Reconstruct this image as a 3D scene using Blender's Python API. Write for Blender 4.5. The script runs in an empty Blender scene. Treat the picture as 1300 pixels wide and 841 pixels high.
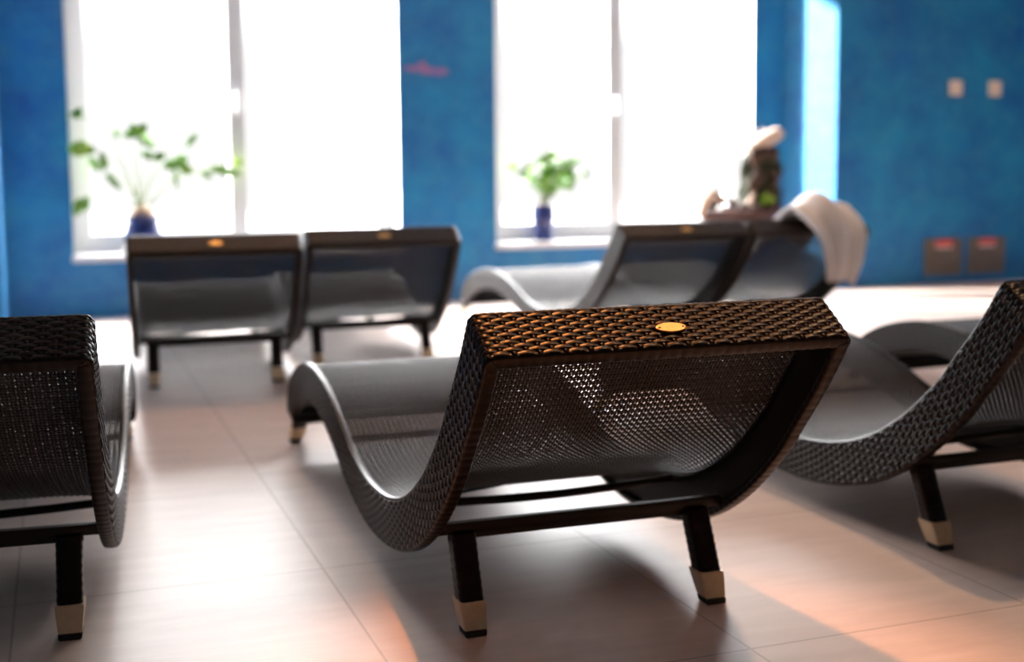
import bpy, bmesh, math, random
import numpy as np
from math import sin, cos, pi, radians, atan, atan2, sqrt
from mathutils import Vector, Matrix
random.seed(4)
SC = bpy.context.scene
COL = SC.collection

# ---------------------------------------------------------------- basics
def tag(o, label=None, cat=None, group=None, kind=None):
    if label: o['label'] = label
    if cat: o['category'] = cat
    if group: o['group'] = group
    if kind: o['kind'] = kind
    return o

def empty(name, loc=(0, 0, 0), rz=0.0):
    o = bpy.data.objects.new(name, None)
    o.empty_display_size = 0.1
    COL.objects.link(o)
    o.location = loc
    o.rotation_euler = (0, 0, rz)
    return o

def link(name, me, mat, parent=None):
    o = bpy.data.objects.new(name, me)
    if mat is not None and not me.materials:
        me.materials.append(mat)
    COL.objects.link(o)
    if parent is not None:
        o.parent = parent
    return o

def np_mesh(name, V, Q, smooth=True):
    me = bpy.data.meshes.new(name)
    V = np.ascontiguousarray(V, dtype=np.float32)
    Q = np.ascontiguousarray(Q, dtype=np.int32)
    me.vertices.add(len(V)); me.vertices.foreach_set('co', V.ravel())
    me.loops.add(Q.size); me.loops.foreach_set('vertex_index', Q.ravel())
    me.polygons.add(len(Q))
    me.polygons.foreach_set('loop_start', np.arange(0, Q.size, 4, dtype=np.int32))
    me.polygons.foreach_set('use_smooth', np.full(len(Q), smooth, dtype=bool))
    me.update(calc_edges=True)
    me.validate()
    return me

def bm_obj(name, bm, mat, parent=None, smooth=False, angle=None):
    bmesh.ops.recalc_face_normals(bm, faces=bm.faces)
    me = bpy.data.meshes.new(name)
    bm.to_mesh(me); bm.free()
    if smooth:
        me.polygons.foreach_set('use_smooth', [True] * len(me.polygons))
        if angle:
            me.set_sharp_from_angle(angle=angle)
    return link(name, me, mat, parent)

def box(bm, x0, x1, y0, y1, z0, z1, bevel=0.0):
    r = bmesh.ops.create_cube(bm, size=1)
    vs = r['verts']
    bmesh.ops.scale(bm, vec=(x1 - x0, y1 - y0, z1 - z0), verts=vs)
    bmesh.ops.translate(bm, vec=((x0 + x1) / 2, (y0 + y1) / 2, (z0 + z1) / 2), verts=vs)
    if bevel:
        es = {e for v in vs for e in v.link_edges}
        bmesh.ops.bevel(bm, geom=list(es), offset=bevel, segments=2, affect='EDGES', profile=.6)

def lathe(bm, prof, seg=32, c=(0, 0, 0)):
    rings = []
    for r, z in prof:
        rings.append([bm.verts.new((c[0] + r * cos(2 * pi * k / seg), c[1] + r * sin(2 * pi * k / seg), c[2] + z)) for k in range(seg)])
    for a, b in zip(rings, rings[1:]):
        for k in range(seg):
            bm.faces.new((a[k], a[(k + 1) % seg], b[(k + 1) % seg], b[k]))
    bm.faces.new(rings[0][::-1]); bm.faces.new(rings[-1])

def frames(pts):
    pts = [Vector(p) for p in pts]
    T = []
    for i in range(len(pts)):
        a = pts[max(i - 1, 0)]; b = pts[min(i + 1, len(pts) - 1)]
        T.append((b - a).normalized())
    up = Vector((0, 0, 1)) if abs(T[0].z) < .9 else Vector((1, 0, 0))
    out = []
    n = (up - T[0] * up.dot(T[0])).normalized()
    for p, t in zip(pts, T):
        n = (n - t * n.dot(t)).normalized()
        out.append((p, t, n, t.cross(n)))
    return out

def tube(bm, pts, rad, seg=10, rad2=None, cap=True):
    """rad: number or function of 0..1; rad2 = second half-axis ratio"""
    fr = frames(pts); rings = []
    for i, (p, t, n, b) in enumerate(fr):
        f = i / (len(fr) - 1)
        r = rad(f) if callable(rad) else rad
        r2 = r * (rad2 or 1)
        rings.append([bm.verts.new(p + n * r * cos(2 * pi * k / seg) + b * r2 * sin(2 * pi * k / seg)) for k in range(seg)])
    for a, c in zip(rings, rings[1:]):
        for k in range(seg):
            bm.faces.new((a[k], a[(k + 1) % seg], c[(k + 1) % seg], c[k]))
    if cap:
        bm.faces.new(rings[0][::-1]); bm.faces.new(rings[-1])

def bez(p0, p1, p2, n=10):
    p0, p1, p2 = Vector(p0), Vector(p1), Vector(p2)
    return [p0 * (1 - t) ** 2 + p1 * 2 * t * (1 - t) + p2 * t * t for t in [i / n for i in range(n + 1)]]

# ---------------------------------------------------------------- materials
def new_mat(name):
    m = bpy.data.materials.new(name); m.use_nodes = True
    nt = m.node_tree
    b = nt.nodes['Principled BSDF']
    return m, nt, b

def N(nt, t, **kw):
    n = nt.nodes.new(t)
    for k, v in kw.items():
        if k in n.inputs: n.inputs[k].default_value = v
        else: setattr(n, k, v)
    return n

def noise_col(nt, scale, c0, c1, p0=.35, p1=.65, detail=6, rough=.6, coord='Object', vec=None, extra=()):
    tc = N(nt, 'ShaderNodeTexCoord')
    no = N(nt, 'ShaderNodeTexNoise', Scale=scale, Detail=detail, Roughness=rough)
    nt.links.new(vec or tc.outputs[coord], no.inputs['Vector'])
    r = N(nt, 'ShaderNodeValToRGB')
    r.color_ramp.elements[0].position = p0; r.color_ramp.elements[0].color = (*c0, 1)
    r.color_ramp.elements[1].position = p1; r.color_ramp.elements[1].color = (*c1, 1)
    for p, c in extra:
        e = r.color_ramp.elements.new(p); e.color = (*c, 1)
    nt.links.new(no.outputs[0], r.inputs[0])
    return r.outputs[0], no

def simple(name, c0, c1=None, scale=20, rough=.5, metal=0, bump=0, spec=None, **kw):
    m, nt, b = new_mat(name)
    o, no = noise_col(nt, scale, c0, c1 or tuple(x * .85 for x in c0))
    nt.links.new(o, b.inputs['Base Color'])
    b.inputs['Roughness'].default_value = rough
    b.inputs['Metallic'].default_value = metal
    if spec is not None: b.inputs['Specular IOR Level'].default_value = spec
    for k, v in kw.items(): b.inputs[k.replace('_', ' ')].default_value = v
    if bump:
        bp = N(nt, 'ShaderNodeBump', Strength=bump, Distance=.01)
        nt.links.new(no.outputs[0], bp.inputs['Height'])
        nt.links.new(bp.outputs[0], b.inputs['Normal'])
    return m

M = {}
M['wicker'] = simple('wicker', (.011, .0045, .0032), (.006, .003, .003), 35, .36, spec=.28)
M['wicker_fine'] = simple('wicker_fine', (.022, .015, .018), (.014, .010, .012), 60, .50, spec=.55)
M['tube'] = simple('dark_tube', (.008, .006, .006), None, 12, .4, spec=.3)
M['cap'] = simple('champagne_metal', (.90, .76, .54), (.84, .68, .46), 80, .35, metal=.3)
M['badge'] = simple('badge_brass', (.62, .42, .18), (.54, .36, .15), 90, .48, metal=.8)
M['rubber'] = simple('rubber', (.02, .02, .02), None, 12, .6)
M['pvc'] = simple('white_pvc', (.80, .81, .82), (.76, .77, .79), 4, .35)
M['sill'] = simple('sill_stone', (.80, .78, .78), (.74, .72, .72), 9, .3)
M['ceiling'] = simple('ceiling_paint', (.86, .85, .83), (.83, .82, .80), 3, .8)
M['towel'] = simple('white_terry', (.95, .93, .91), (.92, .90, .88), 60, .95, bump=.4)
M['pot_blue'] = simple('blue_glaze', (.006, .010, .06), (.015, .035, .16), 9, .3)
M['soil'] = simple('soil', (.10, .06, .035), (.28, .17, .10), 70, .9, bump=.8)
M['leaf'] = simple('leaf', (.07, .20, .02), (.17, .34, .04), 30, .4)
M['leaf_pale'] = simple('leaf_light', (.26, .44, .05), (.42, .62, .08), 30, .4)
M['stem'] = simple('stem', (.16, .20, .06), None, 30, .6)
M['bark'] = simple('dark_bark', (.03, .018, .012), (.12, .065, .04), 14, .8, bump=1)
M['pale_wood'] = simple('pale_wood', (.62, .44, .32), (.75, .56, .42), 16, .7, bump=.3)
M['basket'] = simple('rust_basket', (.07, .02, .010), (.04, .012, .008), 30, .7, bump=.6)
M['moss'] = simple('moss', (.012, .018, .006), (.035, .04, .015), 40, .9, bump=1)
M['plate'] = simple('switch_plastic', (.80, .68, .58), None, 10, .35)
M['grille'] = simple('grille_bronze', (.16, .12, .09), (.22, .17, .12), 12, .45, metal=.2)
M['label_red'] = simple('label_red', (.75, .09, .07), None, 12, .4)
M['label_white'] = simple('label_white', (.75, .68, .62), None, 12, .4)
M['wood_wall'] = simple('dark_wood_panel', (.05, .03, .02), (.03, .02, .014), 3, .5)
M['brick_out'] = simple('pale_ground', (.10, .098, .09), None, 2, .9)
M['lamp_ring'] = simple('lamp_ring', (.7, .7, .7), None, 12, .3, metal=.8)

def plaster():
    m, nt, b = new_mat('blue_plaster')
    tc = N(nt, 'ShaderNodeTexCoord')
    o1, n1 = noise_col(nt, 2.3, (.005, .085, .320), (.010, .245, .480), .30, .72, 8, .68)
    n2 = N(nt, 'ShaderNodeTexNoise', Scale=9, Detail=8, Roughness=.7)
    nt.links.new(tc.outputs['Object'], n2.inputs['Vector'])
    r2 = N(nt, 'ShaderNodeValToRGB')
    r2.color_ramp.elements[0].position = .45; r2.color_ramp.elements[0].color = (0, 0, 0, 1)
    r2.color_ramp.elements[1].position = .75; r2.color_ramp.elements[1].color = (1, 1, 1, 1)
    nt.links.new(n2.outputs[0], r2.inputs[0])
    mx = N(nt, 'ShaderNodeMixRGB'); mx.inputs[2].default_value = (.07, .30, .44, 1)
    sc_ = N(nt, 'ShaderNodeMath', operation='MULTIPLY'); sc_.inputs[1].default_value = .45
    nt.links.new(r2.outputs[0], sc_.inputs[0]); nt.links.new(sc_.outputs[0], mx.inputs[0])
    nt.links.new(o1, mx.inputs[1]); nt.links.new(mx.outputs[0], b.inputs['Base Color'])
    b.inputs['Roughness'].default_value = .5
    bp = N(nt, 'ShaderNodeBump', Strength=.25, Distance=.01)
    nt.links.new(n2.outputs[0], bp.inputs['Height']); nt.links.new(bp.outputs[0], b.inputs['Normal'])
    return m
M['plaster'] = plaster()

def floor_mat():
    m, nt, b = new_mat('stone_tiles')
    tc = N(nt, 'ShaderNodeTexCoord')
    mp = N(nt, 'ShaderNodeMapping'); mp.inputs['Location'].default_value = (-.56, -2.85, 0)
    nt.links.new(tc.outputs['Object'], mp.inputs['Vector'])
    sep = N(nt, 'ShaderNodeSeparateXYZ'); nt.links.new(mp.outputs[0], sep.inputs[0])
    def line(out, size, w):
        d = N(nt, 'ShaderNodeMath', operation='DIVIDE'); d.inputs[1].default_value = size; nt.links.new(out, d.inputs[0])
        f = N(nt, 'ShaderNodeMath', operation='FRACT'); nt.links.new(d.outputs[0], f.inputs[0])
        s = N(nt, 'ShaderNodeMath', operation='SUBTRACT'); s.inputs[1].default_value = .5; nt.links.new(f.outputs[0], s.inputs[0])
        a = N(nt, 'ShaderNodeMath', operation='ABSOLUTE'); nt.links.new(s.outputs[0], a.inputs[0])
        g = N(nt, 'ShaderNodeMath', operation='GREATER_THAN'); g.inputs[1].default_value = .5 - w / size / 2; nt.links.new(a.outputs[0], g.inputs[0])
        fl = N(nt, 'ShaderNodeMath', operation='FLOOR'); nt.links.new(d.outputs[0], fl.inputs[0])
        return g.outputs[0], fl.outputs[0]
    gx, fx = line(sep.outputs[0], .685, .006)
    gy, fy = line(sep.outputs[1], .81, .006)
    mxg = N(nt, 'ShaderNodeMath', operation='MAXIMUM'); nt.links.new(gx, mxg.inputs[0]); nt.links.new(gy, mxg.inputs[1])
    # per-tile shift and soft stone veins
    cmb = N(nt, 'ShaderNodeCombineXYZ'); nt.links.new(fx, cmb.inputs[0]); nt.links.new(fy, cmb.inputs[1])
    wn = N(nt, 'ShaderNodeTexWhiteNoise'); nt.links.new(cmb.outputs[0], wn.inputs['Vector'])
    sclv = N(nt, 'ShaderNodeVectorMath', operation='SCALE'); sclv.inputs['Scale'].default_value = 7
    nt.links.new(wn.outputs['Color'], sclv.inputs[0])
    add = N(nt, 'ShaderNodeVectorMath', operation='ADD'); nt.links.new(mp.outputs[0], add.inputs[0]); nt.links.new(sclv.outputs[0], add.inputs[1])
    mp2 = N(nt, 'ShaderNodeMapping'); mp2.inputs['Rotation'].default_value = (0, 0, .7); mp2.inputs['Scale'].default_value = (1, 5, 1)
    nt.links.new(add.outputs[0], mp2.inputs['Vector'])
    o1, n1 = noise_col(nt, 3.2, (.54, .425, .375), (.65, .53, .475), .3, .7, 8, .62, vec=mp2.outputs[0])
    mix = N(nt, 'ShaderNodeMixRGB'); mix.inputs[2].default_value = (.40, .31, .26, 1)
    nt.links.new(mxg.outputs[0], mix.inputs[0]); nt.links.new(o1, mix.inputs[1])
    nt.links.new(mix.outputs[0], b.inputs['Base Color'])
    rr = N(nt, 'ShaderNodeMapRange'); rr.inputs['To Min'].default_value = .44; rr.inputs['To Max'].default_value = .58
    nt.links.new(n1.outputs[0], rr.inputs['Value']); nt.links.new(rr.outputs[0], b.inputs['Roughness'])
    bp = N(nt, 'ShaderNodeBump', Strength=.12, Distance=.004)
    nt.links.new(n1.outputs[0], bp.inputs['Height']); nt.links.new(bp.outputs[0], b.inputs['Normal'])
    return m
M['floor'] = floor_mat()

def glass_mat():
    m = bpy.data.materials.new('window_glass'); m.use_nodes = True
    nt = m.node_tree; nt.nodes.clear()
    out = nt.nodes.new('ShaderNodeOutputMaterial')
    tr = nt.nodes.new('ShaderNodeBsdfTransparent'); gl = nt.nodes.new('ShaderNodeBsdfGlossy')
    gl.inputs['Roughness'].default_value = .02
    tr.inputs['Color'].default_value = (.97, .98, .98, 1)
    lw = nt.nodes.new('ShaderNodeLayerWeight'); lw.inputs['Blend'].default_value = .5
    pw = nt.nodes.new('ShaderNodeMath'); pw.operation = 'POWER'; pw.inputs[1].default_value = 5
    ma = nt.nodes.new('ShaderNodeMath'); ma.operation = 'MULTIPLY_ADD'; ma.inputs[1].default_value = .8; ma.inputs[2].default_value = .03
    mx = nt.nodes.new('ShaderNodeMixShader')
    nt.links.new(lw.outputs['Facing'], pw.inputs[0]); nt.links.new(pw.outputs[0], ma.inputs[0]); nt.links.new(ma.outputs[0], mx.inputs[0])
    nt.links.new(tr.outputs[0], mx.inputs[1]); nt.links.new(gl.outputs[0], mx.inputs[2])
    nt.links.new(mx.outputs[0], out.inputs[0])
    return m
M['glass'] = glass_mat()

def lamp_mat(strength):
    m, nt, b = new_mat('lamp_glow')
    b.inputs['Base Color'].default_value = (.9, .8, .6, 1)
    b.inputs['Emission Color'].default_value = (1, .62, .30, 1)
    b.inputs['Emission Strength'].default_value = strength
    return m
M['lamp'] = lamp_mat(18)

# ---------------------------------------------------------------- lounger geometry
W = .72; T = .112
PROF = [(0, .690), (.066, .596), (.150, .500), (.195, .447), (.274, .375), (.362, .310), (.464, .254), (.576, .215), (.72, .190),
        (.885, .186), (1.034, .206), (1.141, .238), (1.245, .277), (1.39, .322), (1.54, .350), (1.70, .358), (1.86, .335), (1.99, .295),
        (2.085, .245), (2.14, .190), (2.155, .125)]

def catmull(P, n=24):
    P = np.array(P, float); P = np.vstack([2 * P[0] - P[1], P, 2 * P[-1] - P[-2]])
    out = []
    for i in range(1, len(P) - 2):
        p0, p1, p2, p3 = P[i - 1:i + 3]
        for t in np.linspace(0, 1, n, endpoint=False):
            out.append(.5 * ((2 * p1) + (-p0 + p2) * t + (2 * p0 - 5 * p1 + 4 * p2 - p3) * t * t + (-p0 + 3 * p1 - 3 * p2 + p3) * t ** 3))
    out.append(P[-2])
    return np.array(out)

_c = catmull(PROF)
for _ in range(60):      # smooth digitising wobble, ends fixed
    _c[1:-1] = _c[1:-1] * .5 + (_c[:-2] + _c[2:]) * .25
_d = np.r_[0, np.cumsum(np.linalg.norm(np.diff(_c, axis=0), axis=1))]
LEN = _d[-1]
_tan = np.gradient(_c, _d, axis=0); _tan /= np.linalg.norm(_tan, axis=1)[:, None]
def prof(s):
    """position (u,z), tangent, at arc length s (numpy)"""
    u = np.interp(s, _d, _c[:, 0]); z = np.interp(s, _d, _c[:, 1])
    tu = np.interp(s, _d, _tan[:, 0]); tz = np.interp(s, _d, _tan[:, 1])
    l = np.hypot(tu, tz); tu, tz = tu / l, tz / l
    over = np.where(s < 0, s, np.where(s > LEN, s - LEN, 0))
    return u + over * tu, z + over * tz, tu, tz

def sheet(a, b):
    """a across (x), b arc length; returns P, normal (upwards)"""
    a, b = np.broadcast_arrays(a, b)
    u, z, tu, tz = prof(b)
    return np.stack([a, u, z], -1), np.stack([np.zeros_like(u), -tz, tu], -1)

def loop_path(r=.016, inset=0.0):
    """closed rounded rectangle in (s,x): returns function a -> (s,x,ns,nx), total length"""
    s0, s1, x0, x1 = inset, LEN - inset, -W / 2 + inset, W / 2 - inset
    pts = []
    for cx, cy, a0 in ((s1 - r, x1 - r, 0), (s0 + r, x1 - r, 90), (s0 + r, x0 + r, 180), (s1 - r, x0 + r, 270)):
        for k in range(9):
            th = radians(a0 + 90 * k / 8)
            pts.append((cx + r * cos(th), cy + r * sin(th), cos(th), sin(th)))
    pts.append(pts[0])
    A = np.array(pts); d = np.r_[0, np.cumsum(np.hypot(np.diff(A[:, 0]), np.diff(A[:, 1])))]
    L = d[-1]
    def f(a):
        a = np.mod(a, L)
        return [np.interp(a, d, A[:, i]) for i in range(4)]
    return f, L
LF, LL = loop_path()
def band(a, b, out=0.0):
    """a along the loop, b depth below the top edge"""
    a, b = np.broadcast_arrays(a, b)
    s, x, ns, nx = LF(a)
    u, z, tu, tz = prof(s)
    n = np.stack([nx, ns * tu, ns * tz], -1)
    n /= np.linalg.norm(n, axis=-1)[..., None]
    P = np.stack([x, u + tz * b, z - tu * b], -1)
    return P, n

def ribbons(surf, A, B, Z, halfw, thick, along_a, closed=False, flat=False):
    """A,B,Z: (n_ribbons, n_samples). diamond-section ribbons"""
    if along_a:
        PL, n = surf(A, B - halfw); PC, n = surf(A, B); PR, _ = surf(A, B + halfw)
    else:
        PL, n = surf(A - halfw, B); PC, n = surf(A, B); PR, _ = surf(A + halfw, B)
    n = surf(A, B)[1]
    Zc = Z[..., None]
    if flat:
        M1 = PC + (PL - PC) * .62; M2 = PC + (PR - PC) * .62
        sec = [PL + n * Zc, M1 + n * (Zc + thick), M2 + n * (Zc + thick), PR + n * Zc, PC + n * (Zc - thick * .6)]
    else:
        sec = [PL + n * Zc, PC + n * (Zc + thick), PR + n * Zc, PC + n * (Zc - thick * .6)]
    V = np.stack(sec, 2)
    r, s = A.shape; m = len(sec)
    idx = np.arange(r * s * m).reshape(r, s, m)
    i0 = idx if closed else idx[:, :-1]
    i1 = np.roll(idx, -1, axis=1) if closed else idx[:, 1:]
    Q = np.stack([i0, np.roll(i0, -1, axis=2), np.roll(i1, -1, axis=2), i1], -1).reshape(-1, 4)
    return V.reshape(-1, 3), Q

def merge(parts):
    Vs, Qs, o = [], [], 0
    for V, Q in parts:
        Vs.append(V); Qs.append(Q + o); o += len(V)
    return np.vstack(Vs), np.vstack(Qs)

# the web is stretched a little flatter than the frame at the bend of the hips
def SAG(a, b):
    return .030 * np.exp(-((b - .66) / .20) ** 2) * (1 - np.abs(a / (W / 2 - .012)) ** 6)

# fine woven lying surface: lens-shaped gaps staggered between wavy wefts
def fine_weave():
    hw = W / 2 - .012
    P = 2 * hw / round(2 * hw / .0148); p = .0084
    nb = int((LEN - .02) / p); nA = int(round(2 * hw / P))
    a = np.linspace(-hw, hw, nA * 6 + 1)
    j = np.arange(nb)[:, None]
    A = np.broadcast_to(a, (nb, len(a)))
    sg = np.where(j % 2 == 0, 1, -1)
    B = .010 + j * p + .0013 * sg * np.cos(2 * pi * a / P)
    Z = SAG(A, B) - .005 + .0008 * sg + .0019 * sg * np.sin(2 * pi * a / P)
    w1 = ribbons(sheet, A, B, Z, .0043, .0012, True)
    k = np.arange(nA * 2 + 1)[:, None]
    a0 = -hw + 0 * k + (k) * P / 2 - P / 4
    a0 = a0[1:]; k = k[1:]
    # sign of the weft at a0
    b = .010 + np.arange(0, nb * 2 - 1) * p / 2
    B2 = np.broadcast_to(b, (len(a0), len(b)))
    A2 = np.broadcast_to(a0, B2.shape)
    s0 = np.sign(np.sin(2 * pi * a0 / P))
    Z2 = SAG(A2, B2) - .005 - .0014 * s0 * np.cos(pi * (B2 - .010) / p)
    w2 = ribbons(sheet, A2, B2, Z2, .0025, .0009, False)
    return merge([w1, w2])

# coarse basket weave running round the edge band
def coarse_weave():
    P = LL / round(LL / .047); n = 11; p = (T - .006) / n
    a = np.linspace(0, LL, int(round(LL / P)) * 8, endpoint=False)
    j = np.arange(n)[:, None]
    sg = np.where(j % 2 == 0, 1, -1)
    A = np.broadcast_to(a, (n, len(a)))
    B = .004 + (j + .5) * p + 0 * A
    sn = np.sin(2 * pi * a / P)
    Z = .0018 + sg * np.sign(sn) * np.abs(sn) ** .75 * .0019
    w1 = ribbons(band, A, B, Z, p * .56, .0008, True, closed=True, flat=True)
    K = int(round(LL / P)) * 2
    k = np.arange(K)[:, None]
    a0 = (k + .5) * P / 2
    b = .004 + np.arange(0, n * 4 + 1) * p / 4
    B2 = np.broadcast_to(b, (K, len(b))); A2 = np.broadcast_to(a0, B2.shape)
    s0 = np.where(k % 2 == 0, 1, -1)
    Z2 = .0022 - s0 * .0016 * np.cos(pi * ((B2 - .004) / p - .5))
    w2 = ribbons(band, A2, B2, Z2, .0050, .0010, False)
    return merge([w1, w2])

def loop_tube(depth, out, ra, rb, seg=10, wrap=.018, amp=.0012, step=.006):
    """rounded section swept round the loop; ra in-plane half width, rb half height"""
    n = int(LL / step); a = np.arange(n) * LL / n
    th = np.linspace(0, 2 * pi, seg, endpoint=False)
    ph = np.abs(np.sin(pi * a / (LL / round(LL / wrap)))) ** .5
    A, TH = np.meshgrid(a, th, indexing='ij')
    mod = (ph * amp)[:, None]
    c = np.cos(TH); s = np.sin(TH)
    c = np.sign(c) * np.abs(c) ** .6; s = np.sign(s) * np.abs(s) ** .6
    O = out + c * (ra + mod); D = depth + s * (rb + mod)
    P, nn = band(A, D)
    V = (P + nn * O[..., None]).reshape(-1, 3)
    idx = np.arange(n * seg).reshape(n, seg)
    i1 = np.roll(idx, -1, 0)
    Q = np.stack([idx, np.roll(idx, -1, 1), np.roll(i1, -1, 1), i1], -1).reshape(-1, 4)
    return V, Q

def leg_mesh(top, foot, w_top, w_bot, z0=.062):
    """wicker wrapped square leg, from top to the metal cap"""
    top = np.array(top); foot = np.array(foot)
    def f(h): return foot + (top - foot) * (h - foot[2]) / (top[2] - foot[2])
    H = top[2] - z0
    nring = max(6, int(H / .0035)); V = []; per = 24
    for i in range(nring + 1):
        h = z0 + H * i / nring; c = f(h); w = (w_bot + (w_top - w_bot) * i / nring) / 2
        for k in range(per):
            th = 2 * pi * (k + .5) / per
            cx, sx = cos(th), sin(th)
            q = 1 / max(abs(cx), abs(sx)); q = min(q, 1.28)
            row = i * .0035 / .0085
            bump = .0012 * (abs(sin(pi * row)) ** .6) + .0008 * (1 if (int(row) + k // 3) % 2 else -1) * abs(sin(pi * (k % 3 + .5) / 3))
            V.append((c[0] + cx * q * w + cx * bump, c[1] + sx * q * w + sx * bump, h))
    Q = []
    for i in range(nring):
        for k in range(per):
            a = i * per + k; b = i * per + (k + 1) % per
            Q.append((a, b, b + per, a + per))
    me = np_mesh('leg', np.array(V), np.array(Q))
    return me

def skew_block(foot, top, z0, z1, w0, w1, bevel=.003, taper=None):
    foot = Vector(foot); top = Vector(top)
    def f(h): return foot + (top - foot) * ((h - foot.z) / (top.z - foot.z))
    bm = bmesh.new(); a = []; b = []
    for lst, h, w in ((a, z0, w0), (b, z1, w1)):
        c = f(h)
        for sx, sy in ((-1, -1), (1, -1), (1, 1), (-1, 1)):
            lst.append(bm.verts.new((c.x + sx * w / 2, c.y + sy * w / 2, h)))
    bm.faces.new(a[::-1]); bm.faces.new(b)
    for k in range(4): bm.faces.new((a[k], a[(k + 1) % 4], b[(k + 1) % 4], b[k]))
    bmesh.ops.bevel(bm, geom=bm.edges[:], offset=bevel, segments=2, affect='EDGES')
    return bm

def make_lounger():
    root = empty('wicker_lounger')
    V, Q = fine_weave(); link('woven_seat', np_mesh('woven_seat', V, Q), M['wicker_fine'], root)
    V, Q = coarse_weave(); link('woven_edge_band', np_mesh('woven_edge_band', V, Q), M['wicker'], root)
    # structural frame just behind the edge band, wrapped lower rim and slim top piping
    core = loop_tube(T / 2 - .002, -.0085, .0070, T / 2 - .008, seg=12, amp=0)
    link('frame', np_mesh('frame', *core), M['tube'], root)
    rim = loop_tube(T - .004, -.0125, .0135, .0065, seg=12, wrap=.022, amp=.0014, step=.004)
    link('wrapped_rim', np_mesh('wrapped_rim', *rim), M['wicker'], root)
    pip = loop_tube(.0005, -.005, .0075, .0048, seg=10, wrap=.016, amp=.0010, step=.004)
    link('edge_piping', np_mesh('edge_piping', *pip), M['wicker'], root)
    # bars
    bm = bmesh.new(); box(bm, -.338, .338, .360, .384, .188, .212, .004); bm_obj('cross_rail', bm, M['tube'], root, True, radians(40))
    bm = bmesh.new(); box(bm, -.300, .300, .372, .378, .174, .1885, .001); bm_obj('rail_flange', bm, M['tube'], root)
    bm = bmesh.new(); box(bm, -.338, .338, 2.02, 2.05, .140, .170, .004); bm_obj('cross_rail', bm, M['tube'], root, True, radians(40))
    bm = bmesh.new()
    tube(bm, [(x, .62, .192 - .012 * cos(pi * x / .68)) for x in np.linspace(-.34, .34, 25)], .0105, 10)
    bm_obj('curved_brace', bm, M['tube'], root, True)
    bm = bmesh.new()
    tube(bm, [(-.335, .64, .190), (-.10, .72, .186), (.1, .82, .178), (.335, .98, .170)], .0045, 8)
    bm_obj('tie_rod', bm, M['tube'], root, True)
    bm = bmesh.new()
    tube(bm, [(x, 1.30, .205 + .0 * x) for x in np.linspace(-.34, .34, 5)], .010, 10)
    bm_obj('seat_brace', bm, M['tube'], root, True)
    # legs
    for sx, (tu, tz), fu, wt, wb in ((-1, (.372, .192), .285, .050, .049), (1, (.372, .192), .285, .050, .049),
                                     (-1, (2.085, .150), 2.27, .048, .044), (1, (2.085, .150), 2.27, .048, .044)):
        top = (sx * .272, tu, tz) if fu < 1 else (sx * .318, tu, tz)
        foot = (sx * .274, fu, 0) if fu < 1 else (sx * .320, fu, 0)
        l = link('leg', leg_mesh(top, foot, wt, wb), M['wicker'], root)
        bm_obj('metal_cap', skew_block(foot, top, .012, .066, wb * .95, wb * 1.20, .002), M['cap'], l)
        bm_obj('rubber_foot', skew_block(foot, top, .0, .013, wb * .92, wb * .98, .002), M['rubber'], l)
    # oval brass badge in the middle of the ridge
    n = np.array([0., -_tan[0][0], -_tan[0][1]]); n /= np.linalg.norm(n)          # outward of the ridge face
    dn = np.array([0., _tan[0][1], -_tan[0][0]])                                  # downwards along the ridge face
    c = np.array([0, _c[0][0], _c[0][1]]) + dn * (T * .60) + n * .0078
    bm = bmesh.new(); rings = []
    for sc_, hh in ((1, -.002), (1, .0006), (.93, .0014)):
        rings.append([bm.verts.new(tuple(c + n * hh + np.array([1, 0, 0]) * .030 * sc_ * cos(t) + dn * .0125 * sc_ * sin(t))) for t in np.linspace(0, 2 * pi, 36, endpoint=False)])
    for a, b in zip(rings, rings[1:]):
        for k in range(36): bm.faces.new((a[k], a[(k + 1) % 36], b[(k + 1) % 36], b[k]))
    bm.faces.new(rings[-1]); bm.faces.new(rings[0][::-1])
    bd = bm_obj('brass_badge', bm, M['badge'], root)
    for sx in (-1, 1):
        bm = bmesh.new()
        bmesh.ops.create_uvsphere(bm, u_segments=10, v_segments=6, radius=.0024)
        bmesh.ops.translate(bm, vec=tuple(c + n * .0012 + np.array([sx * .0235, 0, 0])), verts=bm.verts)
        bm_obj('rivet', bm, M['cap'], bd, True)
    return root

def copy_tree(o, parent=None):
    c = o.copy(); COL.objects.link(c)
    if parent is not None: c.parent = parent
    for ch in list(o.children):
        copy_tree(ch, c)
    return c

proto = make_lounger()
PSI = radians(20.2)
def room(x, y): return (x * cos(PSI) + y * sin(PSI), -x * sin(PSI) + y * cos(PSI))
def world_pose(x, y, deg): return (*room(x, y), radians(deg) - PSI)
fx, fy, fd = .841, 6.12, 23.0
LOUNGERS = [
    ((1.030, 2.027, radians(-1.19)), 'dark brown woven wave lounger in the centre foreground, lit orange along its headrest'),
    ((-.308, 2.344, radians(-4.77)), 'dark woven wave lounger cut off by the left edge of the picture'),
    ((2.300, 2.148, radians(.04)), 'dark woven lounger at the right edge with a pale cap on its near leg'),
    ((.624, 5.345, radians(-4.15)), 'left lounger of the pair standing under the left window'),
    ((1.425, 5.632, radians(-3.88)), 'right lounger of the pair standing under the left window'),
    (world_pose(fx, fy, fd), 'lounger with a bright sunlit seat below the second window, its own headrest bare'),
    (world_pose(fx + .74 * cos(radians(fd)), fy + .74 * sin(radians(fd)), fd), 'lounger with a white towel thrown over its headrest'),
    ((*room(2.50, 3.23), radians(0)), 'lounger whose arched foot end shows behind the right-hand lounger'),
]
for i, (ps, lab) in enumerate(LOUNGERS):
    o = proto if i == 0 else copy_tree(proto)
    o.location = (ps[0], ps[1], 0); o.rotation_euler = (0, 0, ps[2])
    tag(o, lab, 'lounger', 'woven wave loungers in the relaxation room')
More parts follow.
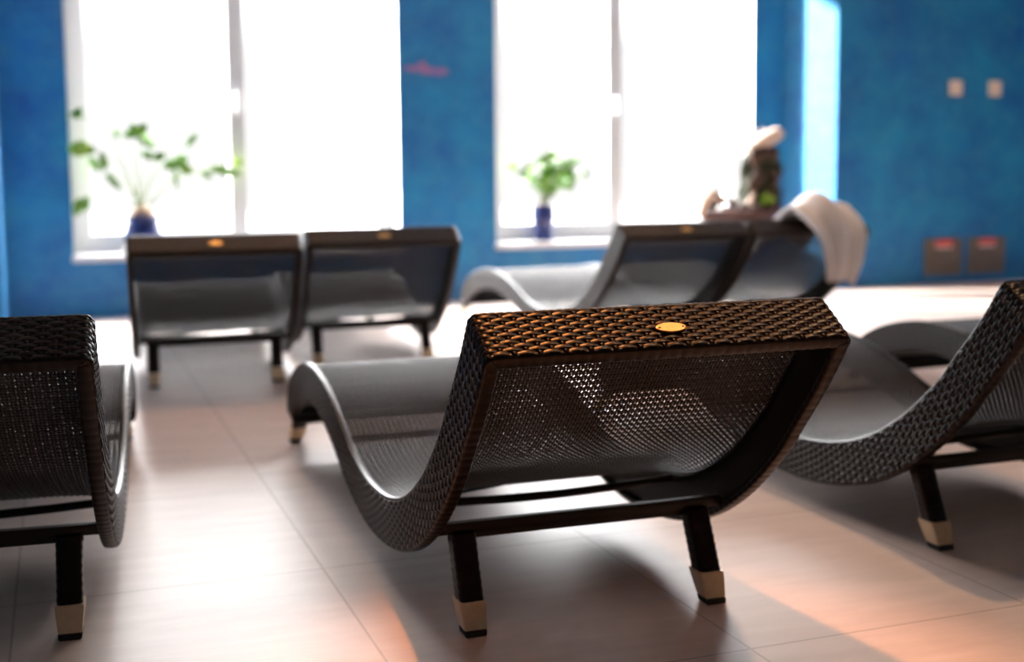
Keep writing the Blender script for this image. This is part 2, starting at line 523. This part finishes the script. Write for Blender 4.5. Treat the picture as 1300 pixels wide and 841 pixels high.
G = LOUNGERS[6][0]

# ---------------------------------------------------------------- towel over the headrest
def make_towel():
    # a bunched terry towel: thick cloth following the front, the top and the back of the headrest
    nu, nv = 60, 44
    pathY = [(.20, .500), (.12, .600), (.05, .690), (-.03, .735), (-.11, .705), (-.165, .625), (-.170, .54), (-.155, .46), (-.13, .40)]
    c = catmull(pathY, 12); d = np.r_[0, np.cumsum(np.linalg.norm(np.diff(c, axis=0), axis=1))]; L = d[-1]
    top = np.zeros((nu, nv, 3)); rnd = np.random.RandomState(3)
    ph = rnd.rand(6) * 6
    for i in range(nu):
        f = i / (nu - 1); y = np.interp(f * L, d, c[:, 0]); z = np.interp(f * L, d, c[:, 1])
        y2 = np.interp(f * L + .01, d, c[:, 0]); z2 = np.interp(f * L + .01, d, c[:, 1]); y1 = np.interp(f * L - .01, d, c[:, 0]); z1 = np.interp(f * L - .01, d, c[:, 1])
        t = np.array([y2 - y1, z2 - z1]); t /= np.linalg.norm(t) + 1e-9; n = np.array([t[1], -t[0]])
        if n[1] < 0 and f < .6: n = -n
        n = np.array([-t[1], t[0]]); n = -n if (n @ np.array([y + .02, z - .62])) < 0 else n
        x0 = -.19 + .24 * f ** 1.3; x1 = .16 + .09 * min(1, f * 1.6) - .05 * max(0, f - .7) / .3
        for jn in range(nv):
            g = jn / (nv - 1); x = x0 + (x1 - x0) * g
            fold = .016 * sin(9 * g * (1 + .3 * f) + ph[0]) + .010 * sin(17 * g + 4 * f + ph[1]) + .007 * sin(8 * f + 6 * g + ph[2])
            sag = -.035 * abs(g - .5) * 2 * f
            top[i, jn] = (x, y + n[0] * fold, z + n[1] * fold + (.075 * sin(pi * g) ** 1.3 * max(0, 1 - f * 1.2)) + sag * (1 if f > .5 else 0) - .05 * (1 - f) * (1 - g) * 0)
    V = top.reshape(-1, 3); idx = np.arange(nu * nv).reshape(nu, nv)
    Q = np.stack([idx[:-1, :-1], idx[1:, :-1], idx[1:, 1:], idx[:-1, 1:]], -1).reshape(-1, 4)
    me = np_mesh('towel', V, Q)
    o = link('towel', me, M['towel'])
    o.location = (G[0], G[1], 0); o.rotation_euler = (0, 0, G[2])
    s = o.modifiers.new('thick', 'SOLIDIFY'); s.thickness = .035; s.offset = 1
    ss = o.modifiers.new('soft', 'SUBSURF'); ss.levels = 1; ss.render_levels = 1
    tag(o, 'bunched white towel thrown over the headrest of the lounger by the second window', 'towel')
make_towel()

# ---------------------------------------------------------------- room shell
YW = 8.70; YR = 8.31; HC = 3.1
XL, XR, YB = -3.2, 9.4, -3.6
w1 = (.09, 2.34, .42, 2.80); w2 = (3.08, 5.28, .42, 2.80)       # openings in the window wall
PX0 = -.33; SX0, SX1 = 5.56, 5.80
def struct(name, bm, mat, smooth=False):
    o = bm_obj(name, bm, mat, None, smooth); o['kind'] = 'structure'; return o

bm = bmesh.new(); box(bm, XL - .3, XR + .3, YB - .3, 9.2, -.12, 0); struct('floor', bm, M['floor'])
bm = bmesh.new(); box(bm, XL - .3, XR + .3, YB - .3, 9.2, HC, HC + .12); struct('ceiling', bm, M['ceiling'])
TW = .42
for xa, xb, za, zb in ([(PX0, w1[0], 0, HC), (w1[1], w2[0], 0, HC), (w2[1], SX1 + .1, 0, HC)] +
                       [(w[0], w[1], 0, w[2]) for w in (w1, w2)] + [(w[0], w[1], w[3], HC) for w in (w1, w2)]):
    bm = bmesh.new(); box(bm, xa, xb, YW, YW + TW, za, zb); struct('wall_back', bm, M['plaster'])
# right section steps forward, with a splayed return beside the second window
bm = bmesh.new()
base = [(SX0, YW + .01), (SX1, YR), (XR, YR), (XR, YW + TW), (SX0, YW + TW)]
lo = [bm.verts.new((x, y, 0)) for x, y in base]; hi = [bm.verts.new((x, y, HC)) for x, y in base]
bm.faces.new(lo[::-1]); bm.faces.new(hi)
for k in range(5): bm.faces.new((lo[k], lo[(k + 1) % 5], hi[(k + 1) % 5], hi[k]))
struct('wall_back_right', bm, M['plaster'])
# left section steps forward as well
bm = bmesh.new(); box(bm, XL, PX0, YW - .65, YW + TW, 0, HC); struct('wall_back_left', bm, M['plaster'])
bm = bmesh.new(); box(bm, XL - .2, XL, YB, YW + TW, 0, HC); struct('wall_left', bm, M['plaster'])
bm = bmesh.new(); box(bm, XR, XR + .2, YB, YW + TW, 0, HC); struct('wall_right', bm, M['plaster'])
bm = bmesh.new(); box(bm, XL - .2, XR + .2, YB - .2, YB, 0, HC); struct('wall_front', bm, M['wood_wall'])

def window(n, w, mull, potside):
    x0, x1, z0, z1 = w; yg = YW + .25
    r = empty('window_%d' % n, (0, 0, 0)); r['kind'] = 'structure'
    fw = .075
    bm = bmesh.new()
    box(bm, x0, x0 + fw, yg - .04, yg + .04, z0, z1, .006); box(bm, x1 - fw, x1, yg - .04, yg + .04, z0, z1, .006)
    box(bm, x0 + fw, x1 - fw, yg - .04, yg + .04, z0, z0 + .085, .006); box(bm, x0 + fw, x1 - fw, yg - .04, yg + .04, z1 - .085, z1, .006)
    bm_obj('window_frame', bm, M['pvc'], r)
    # sashes either side of the meeting stile
    for a, b in ((x0 + fw - .01, mull - .002), (mull + .002, x1 - fw + .01)):
        bm = bmesh.new(); s = .062; y0, y1 = yg - .062, yg - .0
        box(bm, a, a + s, y0, y1, z0 + .075, z1 - .075, .006); box(bm, b - s, b, y0, y1, z0 + .075, z1 - .075, .006)
        box(bm, a + s, b - s, y0, y1, z0 + .075, z0 + .14, .006); box(bm, a + s, b - s, y0, y1, z1 - .14, z1 - .075, .006)
        sh = bm_obj('sash', bm, M['pvc'], r)
        bm = bmesh.new(); box(bm, a + s - .01, b - s + .01, yg - .035, yg - .025, z0 + .13, z1 - .13)
        bm_obj('glass_pane', bm, M['glass'], sh)
    bm = bmesh.new(); box(bm, mull - .018, mull + .018, yg - .078, yg - .06, 1.46, 1.56, .004)
    box(bm, mull - .011, mull + .011, yg - .105, yg - .075, 1.51, 1.535, .004); box(bm, mull - .010, mull + .010, yg - .118, yg - .100, 1.40, 1.535, .004)
    bm_obj('window_handle', bm, M['pvc'], r)
    bm = bmesh.new(); box(bm, x0 - .012, x1 + .012, YW - .045, yg - .03, z0 - .045, z0 + .002, .008)
    bm_obj('window_sill', bm, M['sill'], r)
    return r
window(1, w1, 1.215, 0); window(2, w2, 4.145, 0)
# white plaster linings of the window reveals
for n, w in ((1, w1), (2, w2)):
    for nm, xa, xb in (('left', w[0], w[0] + .006), ('right', w[1] - .006, w[1])):
        bm = bmesh.new(); box(bm, xa, xb, YW + .001, YW + .215, w[2], w[3])
        struct('trim_%d' % (n * 2 - (1 if nm == 'left' else 0)), bm, M['pvc'])

# ground outside
bm = bmesh.new(); box(bm, -25, 30, YW + TW + .01, 45, -.5, -.35); o = bm_obj('outdoor_ground', bm, M['brick_out']); o['kind'] = 'structure'

# ---------------------------------------------------------------- wall fittings
for i, x in enumerate((6.945, 7.345)):
    r = empty('light_switch', (x, YR, 1.608))
    bm = bmesh.new(); box(bm, -.062, .062, -.010, 0, -.062, .062, .004); bm_obj('switch_plate', bm, M['plate'], r)
    bm = bmesh.new(); box(bm, -.040, .040, -.016, -.009, -.040, .040, .003); bm_obj('rocker', bm, M['plate'], r)
    tag(r, ('left' if i == 0 else 'right') + ' one of the two pale square switches on the blue wall', 'switch', 'wall switches')
for i, x in enumerate((6.855, 7.300)):
    r = empty('floor_vent_grille', (x, YR, .225))
    bm = bmesh.new()
    w, h, t = .185, .150, .03
    box(bm, -w, -w + t, -.018, 0, -h, h, .003); box(bm, w - t, w, -.018, 0, -h, h, .003)
    box(bm, -w + t, w - t, -.018, 0, h - t, h, .003); box(bm, -w + t, w - t, -.018, 0, -h, -h + t, .003)
    bm_obj('grille_frame', bm, M['grille'], r)
    bm = bmesh.new(); box(bm, -w + t, w - t, -.004, 0, -h + t, h - t)
    for k in range(9):
        z = -h + t + .012 + k * (2 * h - 2 * t - .02) / 9
        box(bm, -w + t, w - t, -.014, -.003, z, z + .012)
    bm_obj('slats', bm, M['grille'], r)
    bm = bmesh.new(); box(bm, -.085, .085, -.022, -.017, h - .060, h - .012, .001); lb = bm_obj('label_plate', bm, M['label_red'], r)
    bm = bmesh.new(); box(bm, -.085, .085, -.022, -.017, h - .078, h - .061, .001); bm_obj('label_strip', bm, M['label_white'], lb)
    tag(r, ('left' if i == 0 else 'right') + ' of two bronze grilles with a red label low on the blue wall', 'grille', 'wall grilles')

# thin pinkish patch set on the pier between the windows
def pier_mark():
    bm = bmesh.new()
    pts = [(0, 0), (.05, .028), (.10, .020), (.14, .055), (.17, .060), (.19, .022), (.26, .015), (.34, .012), (.36, -.02), (.30, -.045), (.20, -.040), (.12, -.022), (.05, -.018)]
    f = bm.faces.new([bm.verts.new((x, 0, z)) for x, z in pts])
    ex = bmesh.ops.extrude_face_region(bm, geom=[f]); vs = [g for g in ex['geom'] if isinstance(g, bmesh.types.BMVert)]
    bmesh.ops.translate(bm, vec=(0, -.003, 0), verts=vs)
    m = simple('pinkish_mark', (.20, .16, .42), (.36, .16, .32), 9, .6)
    o = bm_obj('wall_mark', bm, m); o.location = (2.37, YW, 1.70)
    tag(o, 'faint pinkish mark on the blue pier between the windows', 'wall mark')
pier_mark()

# ---------------------------------------------------------------- plants
def leaf_bm(bm, p, direction, length, width, droop=.3, up=Vector((0, 0, 1)), fold=.25):
    d = Vector(direction).normalized()
    side = d.cross(up); side = side.normalized() if side.length > .05 else Vector((1, 0, 0))
    nrm = side.cross(d).normalized(); n = 7; rows = []
    for i in range(n + 1):
        t = i / n; wv = width * .5 * (sin(pi * min(1, t * .92 + .06)) ** .8) * (1 - .15 * t)
        if i == n: wv = .0005
        c = Vector(p) + d * length * t - Vector((0, 0, 1)) * droop * length * t * t
        rows.append([bm.verts.new(c - side * wv + nrm * fold * wv), bm.verts.new(c), bm.verts.new(c + side * wv + nrm * fold * wv)])
    for a, b in zip(rows, rows[1:]):
        bm.faces.new((a[0], a[1], b[1], b[0])); bm.faces.new((a[1], a[2], b[2], b[1]))

def leaf_obj(parent, p, d, length, width, droop, mat):
    bm = bmesh.new(); leaf_bm(bm, p, d, length, width, droop, up=Vector((random.uniform(-.5, .5), -1, random.uniform(-.2, .8))).normalized())
    o = bm_obj('leaf', bm, mat, parent, True)
    s = o.modifiers.new('thick', 'SOLIDIFY'); s.thickness = .0012
    return o

def pot(name, loc, prof_, label, cat='potted plant'):
    r = empty(name, loc)
    bm = bmesh.new(); lathe(bm, prof_, 36); bm_obj('pot', bm, M['pot_blue'], r, True, radians(50))
    tag(r, label, cat)
    return r

ZS = .425
# plant 1: squat dark blue pot, long arching stems
p1 = pot('potted_plant', (.545, 8.79, ZS), [(.085, .045), (.110, .06), (.128, .11), (.118, .165), (.104, .21), (.118, .25), (.110, .25), (.092, .20)],
         'sprawling green plant with arching stems in a squat blue pot on the left window sill')
bm = bmesh.new(); lathe(bm, [(.01, .190), (.086, .190), (.088, .250), (.07, .29), (.03, .32), (.005, .325)], 20); bm_obj('soil', bm, M['soil'], p1, True)
bm = bmesh.new(); lathe(bm, [(.10, .0), (.125, .006), (.14, .036), (.13, .046), (.10, .044)], 36); bm_obj('saucer', bm, M['label_white'], p1, True, radians(50))
PXM = 1 / 172.
def at1(px, py, dy=0.): return Vector(((px - 182) * PXM, dy, (314 - py) * PXM))
random.seed(11)
stems1 = [((126, 196), -.20, [(1.0, -1, .30, .13, .085, 'leaf_pale'), (.93, -1, .25, .15, .06, 'leaf'), (.85, .1, -1, .10, .035, 'leaf')]),
          ((112, 158), -.18, [(1.0, .3, .6, .08, .045, 'leaf'), (.9, -.8, .4, .08, .04, 'leaf')]),
          ((114, 248), -.20, [(1.0, -.4, -1, .10, .05, 'leaf'), (.9, -.2, -.6, .09, .035, 'leaf')]),
          ((180, 178), .02, [(1.0, -.35, 1, .10, .055, 'leaf'), (.95, .45, .9, .11, .05, 'leaf'), (.88, -.9, .3, .09, .05, 'leaf'), (.82, .8, -.4, .11, .055, 'leaf'), (.75, .9, .4, .09, .04, 'leaf')]),
          ((196, 205), -.05, [(1.0, .8, .5, .09, .045, 'leaf'), (.9, -.7, .7, .08, .045, 'leaf')]),
          ((158, 180), .04, [(1.0, -.2, 1, .08, .03, 'leaf')]),
          ((224, 212), -.02, [(1.0, .5, .8, .10, .065, 'leaf'), (.97, -.8, .1, .09, .06, 'leaf'), (.97, .9, -.3, .10, .055, 'leaf'), (.9, .1, -1, .14, .025, 'leaf')]),
          ((236, 190), .05, [(1.0, .6, .9, .12, .035, 'leaf')]),
          ((268, 220), .0, [(1.0, 1, .05, .16, .045, 'leaf'), (.93, .9, .35, .12, .035, 'leaf'), (.80, .8, -.4, .08, .03, 'leaf')]),
          ((292, 212), .04, [(1.0, .5, .5, .06, .04, 'leaf_pale')]),
          ((135, 218), .02, [(1.0, -.4, .9, .12, .04, 'leaf'), (.9, .3, .8, .09, .03, 'leaf')]),
          ((142, 222), -.03, [(1.0, .8, -.7, .12, .035, 'leaf')])]
for (px, py), dy, lv in stems1:
    tip = at1(px, py, dy); st = Vector((random.uniform(-.03, .03), 0, .26)); mid = Vector((tip.x * .35, dy * .5, max(tip.z, .3) * .98 + .05))
    pts = bez(st, mid, tip, 12)
    bm = bmesh.new(); tube(bm, pts, lambda f: .0045 - .002 * f, 6); so = bm_obj('stem', bm, M['stem'], p1, True)
    for f, dx, dz, ln, wd, mt in lv:
        q = pts[min(12, int(round(f * 12)))]
        leaf_obj(p1, q, (dx, random.uniform(-.35, .35), dz), ln * 1.15, wd * 1.5, .15, M[mt])
# plant 2: waisted dark pot, bushy
p2 = pot('potted_plant', (3.50, 8.80, ZS), [(.066, 0), (.070, .03), (.060, .08), (.080, .14), (.094, .19), (.086, .24), (.088, .275), (.080, .275), (.074, .23)],
         'bushy green plant in a waisted dark blue pot on the second window sill')
bm = bmesh.new(); lathe(bm, [(.01, .23), (.075, .23), (.068, .27), (.03, .282), (.004, .285)], 20); bm_obj('soil', bm, M['soil'], p2, True)
random.seed(7)
PX2 = 1 / 165.
def at2(px, py, dy=0.): return Vector(((px - 694) * PX2, dy, (304 - py) * PX2))
tips2 = [(708, 190), (716, 200), (724, 212), (738, 220), (744, 222), (712, 214), (700, 208), (690, 200), (684, 206), (704, 224), (720, 226), (730, 228), (698, 230), (714, 236), (664, 212), (660, 214), (686, 222), (726, 205)]
for px, py in tips2:
    dy = random.uniform(-.10, .10); tip = at2(px, py, dy)
    pts = bez((random.uniform(-.02, .03), 0, .27), (tip.x * .3 + .02, dy * .3, tip.z * .75), tip, 8)
    bm = bmesh.new(); tube(bm, pts, lambda f: .0042 - .002 * f, 6); bm_obj('stem', bm, M['stem'], p2, True)
    for f in (1.0, .9, .8, .66):
        a = random.uniform(0, 2 * pi)
        leaf_obj(p2, pts[int(f * 8)], (cos(a), sin(a) * .7, random.uniform(.1, .9)), random.uniform(.085, .13), random.uniform(.05, .07), .3, M['leaf_pale' if px < 670 and f == 1 else 'leaf'])

# ---------------------------------------------------------------- driftwood arrangement beside the second window
def driftwood():
    X0, Y0 = 4.74, 8.02
    st = empty('plant_stand', (X0, Y0, 0))
    bm = bmesh.new(); lathe(bm, [(.28, .515), (.30, .52), (.30, .54), (.28, .545)], 40); bm_obj('stand_top', bm, M['bark'], st, True, radians(40))
    bm = bmesh.new(); lathe(bm, [(.035, .03), (.03, .2), (.03, .516)], 20); bm_obj('stand_post', bm, M['bark'], st, True, radians(40))
    bm = bmesh.new(); lathe(bm, [(.20, 0), (.21, .015), (.05, .035), (.03, .04)], 30); bm_obj('stand_base', bm, M['bark'], st, True, radians(40))
    tag(st, 'dark round stand behind the towel-covered lounger carrying the mossy trunk', 'stand')
    r = empty('driftwood_planter', (X0, Y0, .545))
    bm = bmesh.new(); lathe(bm, [(.22, 0), (.27, .05), (.285, .11), (.27, .12), (.22, .10)], 40)
    o = bm_obj('shallow_basket', bm, M['basket'], r, True, radians(50))
    # trunk with burls
    bm = bmesh.new()
    pts = catmull([(.22, 0.0), (.18, .16), (.185, .32), (.21, .49)], 8)
    rings = []; rnd = random.Random(5)
    for i, (x, z) in enumerate(pts):
        f = i / (len(pts) - 1); ring = []
        for k in range(28):
            th = 2 * pi * k / 28
            rr = .150 - .020 * f + .020 * sin(3 * th + 6 * f) + .014 * sin(5 * th - 11 * f) + rnd.uniform(-.005, .005)
            if f > .9: rr *= .8
            ring.append(bm.verts.new((x + rr * cos(th), rr * sin(th), z + .08)))
        rings.append(ring)
    for a, b in zip(rings, rings[1:]):
        for k in range(28): bm.faces.new((a[k], a[(k + 1) % 28], b[(k + 1) % 28], b[k]))
    bm.faces.new(rings[0][::-1]); bm.faces.new(rings[-1])
    bm_obj('mossy_trunk', bm, M['moss'], r, True)
    for (x, z, s, rot) in ((.07, .50, .060, .2), (.10, .36, .055, -.3), (.05, .30, .050, .5), (.22, .52, .05, .1), (.23, .35, .05, -.2), (.13, .53, .05, .3), (.20, .22, .045, 0)):
        bm = bmesh.new(); bmesh.ops.create_icosphere(bm, subdivisions=3, radius=1)
        for v in bm.verts:
            q = 1 + .12 * sin(7 * v.co.x + 5 * v.co.z) + .08 * sin(11 * v.co.y)
            v.co = Vector((v.co.x * s * .8 * q + x, v.co.y * s * .6 * q - .135, v.co.z * s * 1.25 * q + z))
        bm_obj('burl', bm, M['bark'], r, True)
    # pale slab of bark on top
    bm = bmesh.new()
    tube(bm, [(.06, -.06, .565), (.12, -.07, .595), (.20, -.07, .635), (.29, -.06, .67), (.34, -.04, .68)], lambda f: .060 * (sin(pi * (f * .86 + .10)) ** .5), 14, rad2=1.7)
    bm_obj('pale_bark_slab', bm, M['pale_wood'], r, True)
    for x, h in ((.05, .06), (.11, .045), (.16, .05)):
        bm = bmesh.new(); tube(bm, [(x + .05, 0, .59 + (x * .4)), (x + .042, 0, .63 + x * .4), (x + .038, 0, .62 + x * .4 + h)], lambda f: .016 * (1 - .8 * f), 8)
        bm_obj('bark_splinter', bm, M['pale_wood'], r, True)
    # arched root on the left
    bm = bmesh.new()
    tube(bm, bez((-.33, -.03, .06), (-.24, -.05, .42), (-.10, -.02, .06), 16), lambda f: .024 + .008 * sin(5 * f), 12); bm_obj('arched_root', bm, M['pale_wood'], r, True)
    bm = bmesh.new()
    tube(bm, bez((-.26, .04, .06), (-.12, .03, .30), (.04, .0, .10), 16), lambda f: .034 + .010 * sin(7 * f), 12); bm_obj('gnarled_root', bm, M['bark'], r, True)
    bm = bmesh.new()
    tube(bm, bez((.00, -.12, .10), (.06, -.14, .22), (.10, -.10, .30), 12), lambda f: .030 * (1 - .5 * f), 12); bm_obj('pale_root', bm, M['pale_wood'], r, True)
    for x, y, z, s in ((-.04, -.16, .13, .045), (.06, -.18, .12, .05), (.16, -.18, .13, .045), (.24, -.14, .13, .04), (-.14, -.10, .12, .04)):
        bm = bmesh.new(); bmesh.ops.create_icosphere(bm, subdivisions=2, radius=s)
        for v in bm.verts: v.co = Vector((v.co.x * 1.2 + x, v.co.y + y, v.co.z * .8 + z)) 
        bm_obj('bark_chunk', bm, M['basket'], r, True)
    for d in ((.5, -.6, .5), (-.3, -.7, .6), (.1, -.5, 1)):
        leaf_obj(r, (.12, -.15, .15), d, .12, .075, .1, M['leaf_pale'])
    tag(r, 'mossy driftwood trunk with pale bark and roots in a rust-coloured basket', 'planter')
driftwood()

# ---------------------------------------------------------------- ceiling downlights
def downlight(i, x, y, watt, lab, spot=None, blend=.6, aim=None, size=.05, colour=(1, .48, .20)):
    r = empty('ceiling_downlight', (x, y, HC))
    bm = bmesh.new()
    for ra, rb, za, zb in ((.050, .065, -.012, 0),):
        prof_ = [(.050, -.004), (.052, -.012), (.064, -.010), (.067, 0)]
        lathe(bm, prof_, 32)
    bm_obj('trim_ring', bm, M['lamp_ring'], r, True, radians(40))
    bm = bmesh.new(); lathe(bm, [(.001, -.0135), (.046, -.0135), (.047, -.010)], 28); bm_obj('lamp_glass', bm, M['lamp'], r)
    tag(r, lab, 'ceiling lamp', 'ceiling downlights')
    L = bpy.data.lights.new('downlight_beam', 'SPOT'); L.energy = watt; L.color = colour
    L.spot_size = radians(spot or 80); L.spot_blend = blend; L.shadow_soft_size = size
    lo_ = bpy.data.objects.new('downlight_beam', L); COL.objects.link(lo_); lo_.location = (x, y, HC - .03)
    if aim: lo_.rotation_euler = (Vector(aim) - lo_.location).to_track_quat('-Z', 'Y').to_euler()
    lo_.parent = r; lo_.matrix_parent_inverse = Matrix.Translation((-x, -y, -HC))
downlight(0, 1.05, 2.75, 270, 'ceiling lamp above the centre lounger', 34, .7, (.95, 2.05, .7), colour=(1, .34, .09))
downlight(1, 2.2, 2.0, 100, 'ceiling lamp above the right-hand lounger', 80, .8, (2.2, 1.9, 0), colour=(1, .58, .30))
downlight(2, .8, 5.9, 70, 'ceiling lamp above the pair under the left window', 80, .7, (1.0, 5.0, .3))
downlight(3, 3.3, 5.9, 60, 'ceiling lamp above the lounger pair by the second window', 80, .7, (3.3, 5.7, .3))
downlight(4, 6.8, 6.6, 50, 'ceiling lamp near the blue wall with the grilles', 90, .7, (7, 7.6, .3))

# ---------------------------------------------------------------- daylight
wd = bpy.data.worlds.new('sky'); SC.world = wd; wd.use_nodes = True
nt = wd.node_tree; bg = nt.nodes['Background']
bg.inputs['Color'].default_value = (.99, .965, .97, 1)
# hazy sky: pale and dimmer at the horizon, very bright higher up
tc = N(nt, 'ShaderNodeTexCoord'); sp = N(nt, 'ShaderNodeSeparateXYZ'); nt.links.new(tc.outputs['Generated'], sp.inputs[0])
cr = N(nt, 'ShaderNodeValToRGB'); els = cr.color_ramp.elements
els[0].position = .0; els[0].color = (.0175, .0175, .0175, 1)
els[1].position = .50; els[1].color = (1, 1, 1, 1)
for p_, v_ in ((.10, .018), (.145, .06), (.20, .55), (.28, .85)):
    e_ = els.new(p_); e_.color = (v_, v_, v_, 1)
nt.links.new(sp.outputs[2], cr.inputs[0])
mu = N(nt, 'ShaderNodeMath', operation='MULTIPLY'); mu.inputs[1].default_value = 54.0
nt.links.new(cr.outputs[0], mu.inputs[0]); nt.links.new(mu.outputs[0], bg.inputs['Strength'])
S = bpy.data.lights.new('sun', 'SUN'); S.energy = 45; S.angle = radians(3); S.color = (1, .94, .86)
so = bpy.data.objects.new('sun', S); COL.objects.link(so); so.location = (-5, 14, 8)
so.rotation_euler = Vector((2.4, -1.0, -.74)).to_track_quat('-Z', 'Y').to_euler()
for i, w in enumerate((w1, w2)):
    A = bpy.data.lights.new('sky_portal', 'AREA'); A.shape = 'RECTANGLE'; A.size = w[1] - w[0]; A.size_y = w[3] - w[2]
    A.cycles.is_portal = True
    ao = bpy.data.objects.new('sky_portal', A); COL.objects.link(ao)
    ao.location = ((w[0] + w[1]) / 2, YW + TW + .03, (w[2] + w[3]) / 2); ao.rotation_euler = (-pi / 2, 0, 0)

# ---------------------------------------------------------------- camera
F_PX = 1562.; YH = 221.6; ROLL = .0092; H = .9355; PYC = 376.
pitch = atan((PYC - YH) / F_PX)
fwd = Vector((0, cos(pitch), -sin(pitch))); up0 = Vector((0, sin(pitch), cos(pitch))); r0 = Vector((1, 0, 0))
rt = r0 * cos(ROLL) - up0 * sin(ROLL); up = up0 * cos(ROLL) + r0 * sin(ROLL)
RZ = Matrix.Rotation(-PSI, 3, 'Z')
rt, up, fwd = RZ @ rt, RZ @ up, RZ @ fwd
cam = bpy.data.cameras.new('camera'); co = bpy.data.objects.new('camera', cam); COL.objects.link(co)
m3 = Matrix((rt, up, -fwd)).transposed()
co.matrix_world = Matrix.Translation((0, 0, H)) @ m3.to_4x4()
cam.sensor_width = 36; cam.lens = F_PX / 1300 * 36
cam.shift_y = -(420.5 - PYC) / 1300
cam.clip_start = .02
cam.dof.use_dof = True; cam.dof.focus_distance = 2.22; cam.dof.aperture_fstop = 1.9
SC.camera = co

vs = SC.view_settings
vs.view_transform = 'Standard'; vs.look = 'None'; vs.exposure = 0.38; vs.gamma = 1; vs.use_curve_mapping = False
cy = SC.cycles
cy.use_denoising = True
cy.max_bounces = 10; cy.diffuse_bounces = 5; cy.glossy_bounces = 4; cy.transparent_max_bounces = 12
cy.sample_clamp_indirect = 8
cy.caustics_reflective = False; cy.caustics_refractive = False
